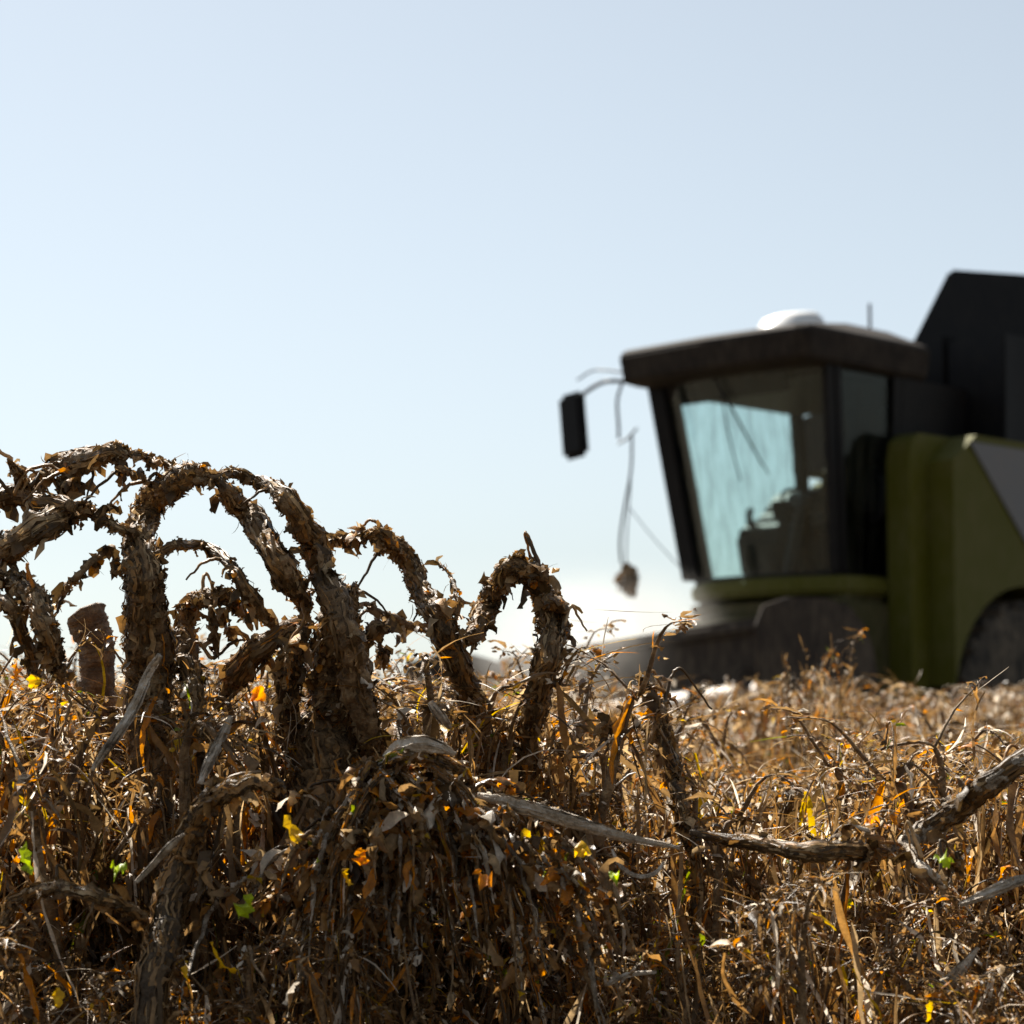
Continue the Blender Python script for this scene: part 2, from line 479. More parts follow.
def combine():
    root = thing("combine_harvester", (2.784, 19.86, 0), R(-135),
                 "dark green combine harvester with black cab driving through the crop behind the withered plants", "combine harvester")
    B, GN, OL = M['black'], M['green'], M['olive']

    # --- cab glazing: plan outlines at sill and at head (x forward, y to the machine's left)
    def plan(z):
        t = (z - 2.03) / (3.58 - 2.03)
        xf = 1.26 + 0.26 * t; hl = 0.80 + 0.15 * t; hr = 0.60 + 0.13 * t; bulge = 0.16
        pts = []
        for i in range(13):                      # windscreen, from the right corner to the left one
            q = -1 + 2 * i / 12
            pts.append(Vector((xf + bulge * (1 - q * q), (hl - hr) / 2 + q * (hl + hr) / 2, z)))
        return pts, Vector((-0.25, hl, z)), Vector((-0.25, -hr, z))

    zs = np.linspace(2.03, 3.58, 9)
    wsc = [plan(z) for z in zs]
    # windscreen (a thin shell of glass)
    def shell(bm, rows, th=0.006):
        nrows = len(rows); nc = len(rows[0])
        outer = [[bm.verts.new(p) for p in r] for r in rows]
        for i in range(nrows - 1):
            for j in range(nc - 1):
                bm.faces.new((outer[i][j], outer[i][j + 1], outer[i + 1][j + 1], outer[i + 1][j]))
        bmesh.ops.recalc_face_normals(bm, faces=bm.faces[:])
        bmesh.ops.solidify(bm, geom=bm.faces[:], thickness=th)
    part("windscreen", M['glass'], root, shell, [p for p, _, _ in wsc])
    for s, nm in ((0, 'left'), (1, 'right')):
        rows = []
        for p, l, r_ in wsc:
            a = p[-1] if s == 0 else p[0]; b = l if s == 0 else r_
            rows.append([a.lerp(b, 0.03), a.lerp(b, 0.3), a.lerp(b, 0.52 if s == 0 else 0.97)])
        dr = part("side_window" if s else "cab_door", M['glass'] if s else M['dark_glass'], root, shell, rows)
        if s == 0:
            for q0, q1 in ((0.04, 0.08), (0.46, 0.52)):
                fr = bmesh.new()
                for i in range(len(wsc) - 1):
                    p0, l0, _ = wsc[i]; p1, l1, _ = wsc[i + 1]
                    y = Vector((0, 0.012, 0))
                    ring0 = [p0[-1].lerp(l0, q0) + y, p0[-1].lerp(l0, q1) + y, p0[-1].lerp(l0, q1) + 3 * y, p0[-1].lerp(l0, q0) + 3 * y]
                    ring1 = [p1[-1].lerp(l1, q0) + y, p1[-1].lerp(l1, q1) + y, p1[-1].lerp(l1, q1) + 3 * y, p1[-1].lerp(l1, q0) + 3 * y]
                    loft_bm(fr, [ring0, ring1], cap=False)
                bm_obj("door_frame", fr, B, dr)
            part("handle", B, dr, lambda bm: tube_bm(bm, [(0.80, 0.84, 2.45), (0.80, 0.91, 2.5), (0.80, 0.93, 2.75), (0.80, 0.88, 2.8)], 0.014))
    # pillars
    for s in (0, -1):
        pts = [p[s] for p, _, _ in wsc]
        wd = 0.13 if s == 0 else 0.045
        def pil(bm, pts=pts, wd=wd):
            rings = []
            for p in pts:
                rings.append([p + Vector((-wd, -wd * .5, 0)), p + Vector((wd * .6, -wd * .5, 0)), p + Vector((wd * .6, wd * .7, 0)), p + Vector((-wd, wd * .7, 0))])
            loft_bm(bm, rings)
        part("pillar", B, root, pil)
    for sy in (1, -1):
        def pil(bm, sy=sy):
            rings = []
            for p, l, r_ in wsc:
                c = l if sy > 0 else r_
                h = 0.06 if sy < 0 else 0.84
                rings.append([c + Vector((-.04, -.04, 0)), c + Vector((h, -.04, 0)), c + Vector((h, .04, 0)), c + Vector((-.04, .04, 0))])
            loft_bm(bm, rings)
        part("pillar", B, root, pil)
    # rear wall of the cab: lower panel on the right keeps the side view free
    part("cab_rear_wall", B, root, lambda bm: box_bm(bm, -0.31, -0.27, -0.45, 0.86, 2.0, 3.62, 0.01))
    part("cab_floor", B, root, lambda bm: prism_bm(bm, [(-.25, -.6), (1.26, -.6), (1.38, -.3), (1.42, .1), (1.38, .5), (1.26, .8), (-.25, .8)], 1.995, 2.035, 'z', 0.008))
    # roof: deep visor, domed top
    def roof(bm):
        def ring(z, x0, x1, hw, c):
            m = 0.09                                # the roof sits a little to the door side
            x0 = x0 + .30
            return [Vector(p) for p in ((x0, m - hw + c, z), (x0 + c, m - hw, z), (x1 - c * 2, m - hw, z), (x1, m - hw + c * 1.6, z), (x1 + .05, m, z), (x1, m + hw - c * 1.6, z), (x1 - c * 2, m + hw, z), (x0 + c, m + hw, z), (x0, m + hw - c, z))]
        loft_bm(bm, [ring(3.57, 0.0, 1.84, .86, .05), ring(3.60, -.02, 1.91, .94, .05), ring(3.80, -.05, 1.94, .96, .05),
                     ring(3.85, -.05, 1.90, .94, .05), ring(3.99, .05, 1.2, .66, .10), ring(4.02, .12, 1.05, .55, .10)])
        bmesh.ops.bevel(bm, geom=[e for e in bm.edges if e.calc_face_angle(0) > 0.5], offset=0.015, segments=2, affect='EDGES')
    rf = part("roof", M['roofm'], root, roof)
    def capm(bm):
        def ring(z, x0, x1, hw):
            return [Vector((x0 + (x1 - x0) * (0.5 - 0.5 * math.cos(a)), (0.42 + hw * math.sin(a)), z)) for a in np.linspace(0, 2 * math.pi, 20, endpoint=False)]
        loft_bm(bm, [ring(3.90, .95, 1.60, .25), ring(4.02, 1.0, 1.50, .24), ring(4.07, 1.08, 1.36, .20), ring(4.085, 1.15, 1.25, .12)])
    part("roof_highlight_cap", M['white'], rf, capm)  # raised hump, coloured white as the sunlit spot of the roof
    part("roof_lining", B, root, lambda bm: box_bm(bm, -.2, 1.5, -.68, .88, 3.52, 3.572, 0.015))
    part("sun_blind", B, root, lambda bm: prism_bm(bm, [(1.50, 3.42), (1.53, 3.42), (1.60, 3.57), (1.54, 3.57)], -.6, .6, 'y', 0.004))
    # cab inside: seat, console, steering column, wiper
    def seat(bm):
        box_bm(bm, 0.20, 0.75, .10, .62, 2.42, 2.56, 0.05)
        prism_bm(bm, [(0.08, 2.5), (0.26, 2.5), (0.16, 2.98), (0.02, 2.98)], .10, .62, 'y', 0.05)
        box_bm(bm, 0.02, 0.14, .22, .50, 2.97, 3.12, 0.04)
        box_bm(bm, 0.25, 0.65, .18, .54, 2.04, 2.44, 0.03)
    part("driver_seat", B, root, seat)
    def cons(bm):
        prism_bm(bm, [(0.05, 2.04), (0.95, 2.04), (1.02, 2.36), (.96, 2.50), (.70, 2.56), (.62, 2.70), (.46, 2.80), (.05, 2.84)], -.40, .09, 'y', 0.05, 3)
        tube_bm(bm, [(0.9, -.3, 2.45), (0.93, -.3, 2.56), (0.92, -.29, 2.62)], 0.025)
        prism_bm(bm, [(.80, 2.48), (.87, 2.48), (.91, 2.66), (.86, 2.67)], -.1, .06, 'y', 0.01)
    part("control_console", B, root, cons)
    sc = part("steering_column", B, root, lambda bm: tube_bm(bm, [(1.22, .36, 2.04), (1.14, .36, 2.4), (1.06, .36, 2.56)], [0.07, 0.05, 0.04]))
    def swheel(bm):
        q = Matrix.Rotation(R(-32), 3, 'Y')
        ring = [tuple(q @ Vector((0.19 * math.cos(a), 0.19 * math.sin(a), 0)) + Vector((1.04, .36, 2.60))) for a in np.linspace(0, 2 * math.pi, 25)]
        tube_bm(bm, ring, 0.016, 8, 48)
        for a in (0.5, 2.6, 4.7):
            tube_bm(bm, [(1.04, .36, 2.595), tuple(q @ Vector((0.19 * math.cos(a), 0.19 * math.sin(a), 0)) + Vector((1.04, .36, 2.60)))], 0.014, 6)
    part("steering_wheel", B, sc, swheel)
    part("wiper", B, root, lambda bm: (tube_bm(bm, [(1.72, .02, 3.56), (1.68, .16, 3.30), (1.62, .34, 2.95), (1.59, .44, 2.78)], [0.012, 0.010, 0.008, .006], 6),
                                         tube_bm(bm, [(1.685, .05, 3.45), (1.64, .09, 3.1), (1.59, .16, 2.75)], 0.007, 6)))
    # plinth and skirt below the cab
    part("cab_plinth", GN, root, lambda bm: prism_bm(bm, [(-.3, -.68), (1.22, -.68), (1.44, -.35), (1.50, .1), (1.44, .55), (1.26, .90), (1.1, .962), (-.3, .962)], 1.86, 2.0, 'z', 0.03, 3))
    def skirt(bm):
        prism_bm(bm, [(0.0, 1.0), (1.05, 1.0), (1.40, 1.55), (1.42, 1.78), (1.30, 1.862), (.55, 1.862), (.20, 1.70), (0.0, 1.3)], -.62, .962, 'y', 0.07, 4)
    part("front_skirt", OL, root, skirt)
    # feeder house
    part("feeder_house", OL, root, lambda bm: prism_bm(bm, [(0.2, .85), (2.28, .62), (2.28, 1.22), (.9, 1.62), (.2, 1.62)], -.55, .50, 'y', 0.03))
    # body: left shroud with wheel arch, right shroud further back
    def arc(cx, cz, r, a0, a1, n=14):
        return [(cx + r * math.cos(R(a)), cz + r * math.sin(R(a))) for a in np.linspace(a0, a1, n)]
    def shroud(bm):
        poly = [(.80, 1.05)] + [(.80, 2.9), (.76, 3.05), (.66, 3.12), (-6.2, 3.12), (-6.9, 2.6), (-7.0, 1.5), (-5.2, 1.35)] + arc(-.42, 0.95, 1.02, 168, 12, 16)[::1] 
        prism_bm(bm, poly, .965, 1.42, 'y')
        es = [e for e in bm.edges if all(v.co.x > .6 and v.co.y > 1.41 for v in e.verts)]
        bmesh.ops.bevel(bm, geom=es, offset=0.24, segments=10, affect='EDGES')
    sh = part("side_shroud", GN, root, shroud)
    def greyp(bm):
        prism_bm(bm, [(.36, 3.06), (-6.0, 3.06), (-6.2, 2.25), (-.52, 2.2)], 1.421, 1.436, 'y', 0.006, 2)
    part("grey_panel", M['grey'], sh, greyp)
    def vents(bm):
        for k in range(9):
            box_bm(bm, -4.9, -3.6, 1.437, 1.455, 2.42 + k * .055, 2.445 + k * .055, 0.004)
    part("vent", B, sh, vents)
    def shroud_r(bm):
        poly = [(-1.2, 1.3), (-1.2, 2.9), (-1.3, 3.1), (-6.2, 3.12), (-6.9, 2.6), (-7.0, 1.5), (-5.2, 1.35)]
        prism_bm(bm, poly, -1.42, -.60, 'y', 0.035, 3)
    part("side_shroud", GN, root, shroud_r)
    part("chassis", OL, root, lambda bm: (box_bm(bm, -6.6, -.35, -.58, .96, 1.07, 3.08, 0.03), box_bm(bm, -.8, .2, -.76, .76, .80, 1.06, 0.04)))
    # cabinet between cab and grain tank, as high as the cab roof
    part("equipment_cabinet", B, root, lambda bm: prism_bm(bm, [(-.33, 2.05), (-.33, 4.06), (-.94, 4.06), (-.94, 2.05)], -.42, .735, 'y', 0.012, 2))
    def cab2(bm): prism_bm(bm, [(-.34, 3.125), (-.36, 4.02), (-.94, 4.03), (-.94, 3.125)], .745, 1.30, 'y', 0.012, 2)
    part("air_intake", B, root, cab2)
    # grain tank with raised flaps
    def tank(bm):
        prism_bm(bm, [(-1.36, 3.125), (1.40, 3.125), (1.42, 4.32), (1.15, 4.60), (.36, 4.76), (-.26, 3.84), (-1.36, 3.62)], -4.6, -.95, 'x', 0.03, 2)
    tk = part("grain_tank", B, root, tank)
    part("engine_hood", B, root, lambda bm: prism_bm(bm, [(-4.65, 3.125), (-4.65, 3.7), (-6.2, 3.6), (-6.6, 3.125)], -1.2, 1.2, 'y', 0.06, 3))
    part("exhaust_pipe", M['steel'], root, lambda bm: tube_bm(bm, [(-5.2, -.7, 3.5), (-5.2, -.7, 4.0), (-5.3, -.7, 4.2)], .08))
    part("straw_hood", GN, root, lambda bm: prism_bm(bm, [(-6.62, 1.1), (-6.62, 3.0), (-7.3, 2.5), (-7.5, 1.0)], -.9, .9, 'y', 0.06, 3))
    part("unloading_auger", GN, root, lambda bm: tube_bm(bm, [(-1.95, 1.62, 3.0), (-2.6, 1.62, 3.05), (-6.9, 1.62, 3.3)], .17, 16))
    # wheels
    def wheel(cx, cy, r, wd, nm):
        def ty(bm):
            lathe_bm(bm, [(r * .55, -wd * .46), (r * .8, -wd * .5), (r * .93, -wd * .44), (r * .965, 0), (r * .93, wd * .44), (r * .8, wd * .5), (r * .55, wd * .46)], (cx, cy, r), 'y', 48)
            for k in range(22):
                for s in (-1, 1):
                    a = 2 * math.pi * (k + (.5 if s > 0 else 0)) / 22
                    for q in range(3):
                        aa = a + q * .06; ab = aa + .10
                        y0, y1 = s * wd * (.02 + .155 * q), s * wd * (.02 + .155 * (q + 1))
                        pts = []
                        for rad in (r * .93, r * 1.0):
                            pts.append([Vector((cx + rad * math.cos(t), cy + y, r + rad * math.sin(t))) for t, y in ((aa, y0), (ab, y0), (ab + .06, y1), (aa + .06, y1))])
                        loft_bm(bm, pts)
        w_ = thing_part("wheel", root)
        part("tyre", M['tyre'], w_, ty)
        part("rim", M['grey'], w_, lambda bm: lathe_bm(bm, [(.02, -wd * .3), (r * .3, -wd * .3), (r * .5, -wd * .44), (r * .56, -wd * .45), (r * .56, wd * .45), (r * .5, wd * .44), (r * .3, wd * .3), (.02, wd * .3)], (cx, cy, r), 'y', 36))
    def thing_part(nm, parent):
        o = bpy.data.objects.new(nm, None); C.objects.link(o); o.parent = parent; return o
    wheel(-.42, 1.10, .93, .62, 'front'); wheel(-.42, -1.10, .93, .62, 'front')
    wheel(-5.2, 1.0, .62, .45, 'rear'); wheel(-5.2, -1.0, .62, .45, 'rear')
    # mirror on its long arm, far side of the cab
    ma = part("mirror_arm", B, root, lambda bm: (tube_bm(bm, [(1.86, -.74, 3.60), (1.90, -1.0, 3.62), (1.95, -1.22, 3.52), (1.95, -1.30, 3.50)], 0.017, 8),
                                                    tube_bm(bm, [(1.88, -.72, 3.66), (1.93, -1.05, 3.72), (1.95, -1.24, 3.66)], 0.008, 6)))
    def mir(bm):
        q = Matrix.Rotation(R(-7), 4, 'X')
        box_bm(bm, -.05, .05, -.14, .14, -.27, .27, 0.045)
        bmesh.ops.rotate(bm, verts=bm.verts[:], cent=(0, 0, 0), matrix=Matrix.Rotation(R(6), 3, 'X'))
        bmesh.ops.translate(bm, verts=bm.verts[:], vec=(1.95, -1.28, 3.29))
    part("mirror", B, ma, mir)
    part("mirror_arm", B, root, lambda bm: tube_bm(bm, [(1.86, -.83, 3.60), (1.92, -.83, 3.45), (1.94, -.80, 3.25), (1.96, -.78, 3.14)], 0.012, 8))
    part("antenna", B, rf, lambda bm: tube_bm(bm, [(.42, .55, 3.9), (.42, .55, 4.25)], 0.013, 6))
    # header, tilted a little sideways
    hd = thing_part("header", root)
    hd.location = (0, 0, 0)
    tilt = math.tan(R(4.6))
    def tl(bm):
        for v in bm.verts: v.co.z += tilt * v.co.y
    def hbox(name, m, *a, **k):
        bm = bmesh.new(); box_bm(bm, *a, **k)
        tl(bm); return bm_obj(name, bm, m, hd)
    y0, y1 = -1.75, 1.72
    hbox("back_sheet", M['header'], 2.28, 2.34, y0, y1, .62, 1.56, bevel=0.02)
    hbox("top_beam", M['header'], 2.20, 2.40, y0, y1, 1.44, 1.545, bevel=0.03)
    hbox("trough", M['steel'], 2.34, 3.35, y0, y1, .56, .60, bevel=0.01)
    for y in (y0 - .05, y1 + .0):
        bm = bmesh.new()
        prism_bm(bm, [(2.00, .52), (3.34, .50), (3.36, 1.36), (3.28, 1.50), (3.0, 1.57), (2.6, 1.58), (2.36, 1.54), (2.16, 1.42), (2.05, 1.24), (2.0, 1.0)], y, y + .03, 'y', 0.006)
        tl(bm); bm_obj("end_plate", bm, M['header'], hd)
    bm = bmesh.new(); tube_bm(bm, [(2.72, y0 + .03, .88), (2.72, y1 - .03, .88)], .17, 20)
    for k in range(60):                    # auger flight
        for s in (-1, 1):
            pass
    P = []
    for s, ya, yb in ((1, y0 + .05, -.6), (-1, .4, y1 - .05)):
        n = 90; Vh = []
        for i in range(n):
            t = i / (n - 1); a = s * t * 2 * math.pi * 3; y = ya + (yb - ya) * t
            for rad in (.16, .28):
                Vh.append(bm.verts.new((2.72 + rad * math.cos(a), y, .88 + rad * math.sin(a))))
        for i in range(n - 1):
            bm.faces.new((Vh[2 * i], Vh[2 * i + 1], Vh[2 * i + 3], Vh[2 * i + 2]))
    tl(bm); bm_obj("auger", bm, M['steel'], hd)
    bm = bmesh.new(); box_bm(bm, 3.35, 3.41, y0, y1, .555, .585)
    for k in range(56):
        y = y0 + .04 + k * (y1 - y0 - .08) / 55
        prism_bm(bm, [(3.40, y - .02), (3.50, y), (3.40, y + .02)], .56, .58, 'z')
    tl(bm); bm_obj("cutter_bar", bm, M['steel'], hd)
    return root


machine = combine()


def local(x, y, z):
    f = Vector((-math.sqrt(.5), -math.sqrt(.5), 0)); l = Vector((math.sqrt(.5), -math.sqrt(.5), 0))
    return Vector((2.784, 19.86, 0)) + f * x + l * y + Vector((0, 0, z))


# the wire and the dry clump that hang under the mirror arm
def hanging():
    b0 = at(632, 436, 18.62)
    t = thing("hanging_wire", b0, 0, "thin dark wire looped below the mirror arm of the combine", "wire")
    bm = bmesh.new()
    pts = [at(632, 436, 18.62), at(631, 470, 18.62), at(624, 510, 18.62), at(620, 540, 18.62), at(621, 563, 18.62)]
    tube_bm(bm, [p - b0 for p in pts], .010, 6)
    pts = [at(632, 446, 18.6), at(630, 490, 18.6), at(627, 530, 18.6), at(626, 563, 18.6)]
    tube_bm(bm, [p - b0 for p in pts], .006, 6)
    pts = [at(618, 444, 18.62), at(628, 438, 18.62), at(637, 428, 18.62)]
    tube_bm(bm, [p - b0 for p in pts], .009, 6)
    bm_obj("strand", bm, M['black'], t)
    bm = bmesh.new()
    tube_bm(bm, [at(628, 506, 18.66) - b0, at(655, 540, 18.7) - b0, at(692, 580, 18.8) - b0], .004, 6)
    bm_obj("stay", bm, M['black'], t)
    c = at(628, 580, 18.6)
    a = Acc()
    n = 90
    d = rng.normal(size=(n, 3)); d /= np.linalg.norm(d, axis=1, keepdims=True)
    V, Fc = leaves(d * np.array([.05, .05, .09]) * .6, d + [0, 0, -.4], rng.uniform(.04, .10, n), rng.uniform(.03, .06, n), 5, .8)
    a.add(V, Fc)
    V, Fc = tube(spline([(-.02, 0, .13), (0, 0, .05), (.02, 0, -.06), (.05, 0, -.14)], 14), np.interp(np.linspace(0, 1, 14), [0, .3, .7, 1], [.03, .075, .06, .012]), 10, .5, 18)
    a.add(V, Fc)
    o = a.build("dry_clump", M['chaff']); o.location = c
    tag(o, "brown clump of dry plant stuff hanging from the wire below the cab mirror", "plant debris")


hanging()


# dust thrown up behind the header
def dust():
    m, nt, b, out = mat("field_dust")
    nt.nodes.remove(b)
    v = N(nt, "ShaderNodeVolumePrincipled")
    v.inputs['Color'].default_value = (0.96, 0.92, 0.86, 1); v.inputs['Anisotropy'].default_value = 0.3
    tc = N(nt, "ShaderNodeTexCoord")
    ln = N(nt, "ShaderNodeVectorMath", operation='LENGTH'); nt.links.new(tc.outputs['Object'], ln.inputs[0])
    mr = N(nt, "ShaderNodeMapRange", interpolation_type='SMOOTHSTEP')
    mr.inputs[1].default_value = 1.0; mr.inputs[2].default_value = 0.1; mr.inputs[3].default_value = 0; mr.inputs[4].default_value = 1
    nt.links.new(ln.outputs['Value'], mr.inputs[0])
    n = noise_node(nt, 1.6, 3, 0.55)
    r = ramp(nt, [(0.3, (0.15,) * 3), (0.75, (1,) * 3)]); nt.links.new(n.outputs[0], r.inputs[0])
    mu = N(nt, "ShaderNodeMath", operation='MULTIPLY'); nt.links.new(mr.outputs[0], mu.inputs[0]); nt.links.new(r.outputs[0], mu.inputs[1])
    m2 = N(nt, "ShaderNodeMath", operation='MULTIPLY'); m2.inputs[1].default_value = 1.25; nt.links.new(mu.outputs[0], m2.inputs[0])
    nt.links.new(m2.outputs[0], v.inputs['Density'])
    nt.links.new(v.outputs[0], out.inputs['Volume'])
    bm = bmesh.new(); bmesh.ops.create_icosphere(bm, subdivisions=3, radius=1)
    o = bm_obj("dust_cloud", bm, m)
    o.location = local(2.1, -.85, 1.42); o.scale = (1.35, 1.4, 0.85)
    tag(o, "pale dust cloud hanging over the header in front of the cab", "dust", kind='stuff')


dust()


# ------------------------------------------------------------------ crop: withered plants
def build_plant(seed, h=0.75, dens=1.0):
    """one withered plant standing at the origin: leaning stems, broken side shoots, small shrivelled leaves, hanging fibres"""
    rg = np.random.default_rng(seed)
    st, lf = Acc(), Acc()
    nst = rg.integers(5, 9)
    pts_all, tan_all = [], []
    for s in range(nst):
        b = rg.normal(0, .04, 2); lean = rg.normal(0, .07, 2); hh = h * rg.uniform(.6, 1.03)
        nod = rg.normal(0, .06, 2)
        ctrl = [(b[0], b[1], -.03), (b[0] + lean[0] * .3, b[1] + lean[1] * .3, hh * .35), (b[0] + lean[0] * .7, b[1] + lean[1] * .7, hh * .7),
                (b[0] + lean[0], b[1] + lean[1], hh * .96), (b[0] + lean[0] + nod[0], b[1] + lean[1] + nod[1], hh * rg.uniform(.84, 1.0))]
        P = spline(ctrl, 26)
        P += np.cumsum(rg.normal(0, .0016, P.shape), 0)
        r0 = rg.choice([rg.uniform(.0025, .006), rg.uniform(.006, .011)], p=[.65, .35])
        V, Fc = tube(P, np.interp(np.linspace(0, 1, 26), [0, .6, 1], [r0, r0 * .75, r0 * .4]) * rg.uniform(.8, 1.3, 26), 6); st.add(V, Fc)
        pts_all.append(P[3:]); tan_all.append(np.gradient(P, axis=0)[3:])
        for k in range(rg.integers(3, 8)):
            i = rg.integers(6, 25); a = rg.uniform(0, 2 * np.pi); l = rg.uniform(.05, .18)
            d = np.array([math.cos(a) * .6, math.sin(a) * .6, rg.uniform(-.1, 1.4)])
            q = [P[i], P[i] + d * l * .5 + [0, 0, .02], P[i] + d * l + [0, 0, rg.uniform(-.14, .02)]]
            Q = spline(q, 10); Q += np.cumsum(rg.normal(0, .0012, Q.shape), 0)
            rr = r0 * rg.uniform(.25, .55)
            V, Fc = tube(Q, np.linspace(rr, rr * .4, 10), 4); st.add(V, Fc)
            pts_all.append(Q); tan_all.append(np.gradient(Q, axis=0))
    P = np.concatenate(pts_all); T = np.concatenate(tan_all); T /= np.linalg.norm(T, axis=1, keepdims=True) + 1e-9
    def pick(n):
        i = rg.integers(0, len(P), n)
        return P[i] + rg.normal(0, .008, (n, 3)), T[i]
    n = int(70 * dens); b, t = pick(n)
    lf.add(*leaves(b, rg.normal(size=(n, 3)) * [.4, .4, .7] + t * .5, rg.uniform(.025, .065, n), rg.uniform(.005, .014, n), 6, 1.8, 1.6, .25, rg))
    n = int(46 * dens); b, t = pick(n)
    b[:, 2] = np.maximum(b[:, 2], h * rg.uniform(.45, .95, n))
    lf.add(*leaves(b, rg.normal(size=(n, 3)) * [.22, .22, .1] + [0, 0, -1], rg.uniform(.10, .30, n), rg.uniform(.003, .011, n), 9, .2, .5, .25, rg))
    n = int(820 * dens); b, t = pick(n)
    lf.add(*leaves(b, rg.normal(size=(n, 3)) * [.5, .5, .8] + t * .8, rg.uniform(.005, .024, n), rg.uniform(.0025, .009, n), 4, .8, 1.7, .3, rg))
    n = int(260 * dens); b, t = pick(n)
    lf.add(*leaves(b, rg.normal(size=(n, 3)) * .25 + t * rg.choice([-1, 1], n)[:, None], rg.uniform(.04, .13, n), rg.uniform(.001, .0035, n), 6, .45, .6, .1, rg))
    for acc in (st, lf):                       # nothing stands far above the plant's own height
        for V in acc.V:
            z = V[:, 2]; top = h * .97
            V[:, 2] = np.where(z > top, top + (z - top) * .6, z)
    return st, lf


protos = []
for v in range(12):
    st, lf = build_plant(100 + v)
    protos.append((st, lf))

FILL_GROUP = "withered plants crowding the lower foreground"
FILL_LABEL = "upright brown withered plant with shrivelled leaves in the dense tangle filling the lower half"
mesh_cache = {}


def fill_plant(v, x, y, s, sz, rz, tiltx, tilty):
    t = thing("withered_plant", (x, y, -0.02), rz, FILL_LABEL, "plant", FILL_GROUP)
    t.scale = (s, s, sz); t.rotation_euler = (tiltx, tilty, rz)
    if v not in mesh_cache:
        a = protos[v][0].build("stem", M['bark'], t)
        b = protos[v][1].build("foliage", M['leaf'], t)
        mesh_cache[v] = (a, b)
    else:
        for q in mesh_cache[v]:
            c = q.copy(); C.objects.link(c); c.parent = t
    return t


def top_at(px):
    """height of the tangle's upper edge, as a direction below which the near crop stays"""
    return float(np.interp(px, [-200, 0, 60, 200, 280, 380, 430, 560, 610, 640, 700, 1024, 1300], [664, 664, 668, 680, 686, 672, 654, 672, 736, 746, 742, 728, 728]))


cnt = 0
tries = 0
while cnt < 252 and tries < 5000:
    tries += 1
    u = random.random()
    d = 3.02 + 4.3 * u ** 1.35
    half = 0.225 * d + 0.12
    x = random.uniform(-half, half)
    px = 512 + x / d * F_PX
    ty = top_at(px) + random.uniform(-12, 50)
    hh = EYE + (760 - ty) * d / F_PX
    s = random.uniform(.85, 1.2)
    fill_plant(random.randrange(12), x, d, s, hh / 0.76, random.uniform(0, 6.28), random.gauss(0, .05), random.gauss(0, .07))
    cnt += 1


for q in range(30):                            # a thin lower row in front of the bent stalks
    d = random.uniform(2.62, 2.98); px = random.uniform(-60, 1084)
    ty = random.uniform(850, 980)
    fill_plant(random.randrange(12), (px - 512) / F_PX * d, d, random.uniform(.6, .95), (EYE + (760 - ty) * d / F_PX) / .76, random.uniform(0, 6.28), random.gauss(0, .04), random.gauss(0, .09))

for q, (px, ty, d, v, sx, ty_) in enumerate([(812, 656, 5.6, 1, .42, .02), (836, 664, 5.5, 4, .45, .12), (862, 690, 5.7, 7, .5, .22)]):
    x = (px - 512) / F_PX * d
    o = fill_plant(v, x - ty_ * .8, d, sx, (EYE + (760 - ty) * d / F_PX) / .76, q * 1.3, 0, 0)
    o.rotation_euler = (0, ty_, 0)
    o['label'] = "tall leafy brown plant rising in front of the rounded header end plate"
    o['group'] = "plants rising in front of the header end"


# the field beyond: one standing mass of dry crop that nobody could count
def field():
    stuff_st, stuff_lf = Acc(), Acc()
    lows = [build_plant(300 + i, .75, .55) for i in range(5)]
    k = 0
    spots = []
    while len(spots) < 420:
        d = 7.2 + 30 * random.random() ** 1.8
        x = random.uniform(-.27 * d - .5, .27 * d + .5)
        p = Vector((x, d, 0)) - Vector((2.784, 19.86, 0))
        f = Vector((-math.sqrt(.5), -math.sqrt(.5), 0)); l = Vector((math.sqrt(.5), -math.sqrt(.5), 0))
        lx, ly = p.dot(f), p.dot(l)
        if lx < 3.75 and -3.0 < ly < 2.1: continue
        spots.append((x, d))
    for x, d in spots:
        st, lf = lows[random.randrange(5)]
        a = random.uniform(0, 6.28); s = random.uniform(1.1, 1.6); hz = random.uniform(.77, .87)
        c, sn = math.cos(a), math.sin(a)
        Mx = np.array([[c * s, -sn * s, 0], [sn * s, c * s, 0], [0, 0, hz / .76]])
        for src, dst in ((st, stuff_st), (lf, stuff_lf)):
            V = np.concatenate(src.V) @ Mx.T + [x, d, 0]
            dst.add(V, np.concatenate(src.F))
    # stems and leaves together as one mass
    for Vx, Fx in zip(stuff_st.V, stuff_st.F):
        stuff_lf.V.append(Vx); stuff_lf.F.append(Fx - 0 + 0)
    V = np.concatenate(stuff_lf.V[:len(stuff_lf.F) - len(stuff_st.F)] + stuff_st.V)
    nl = sum(len(q) for q in stuff_lf.V[:len(stuff_lf.F) - len(stuff_st.F)])
    Fc = np.concatenate(stuff_lf.F[:len(stuff_lf.F) - len(stuff_st.F)] + [f + nl for f in stuff_st.F])
    o = mesh_obj("dry_crop", V, Fc, M['straw'])
    tag(o, "pale dry crop standing in the field around the combine header", "crop", kind='stuff')


field()


# ------------------------------------------------------------------ the bent plants that stand out against the sky
GY = lambda d: 760 + EYE * F_PX / d + 10


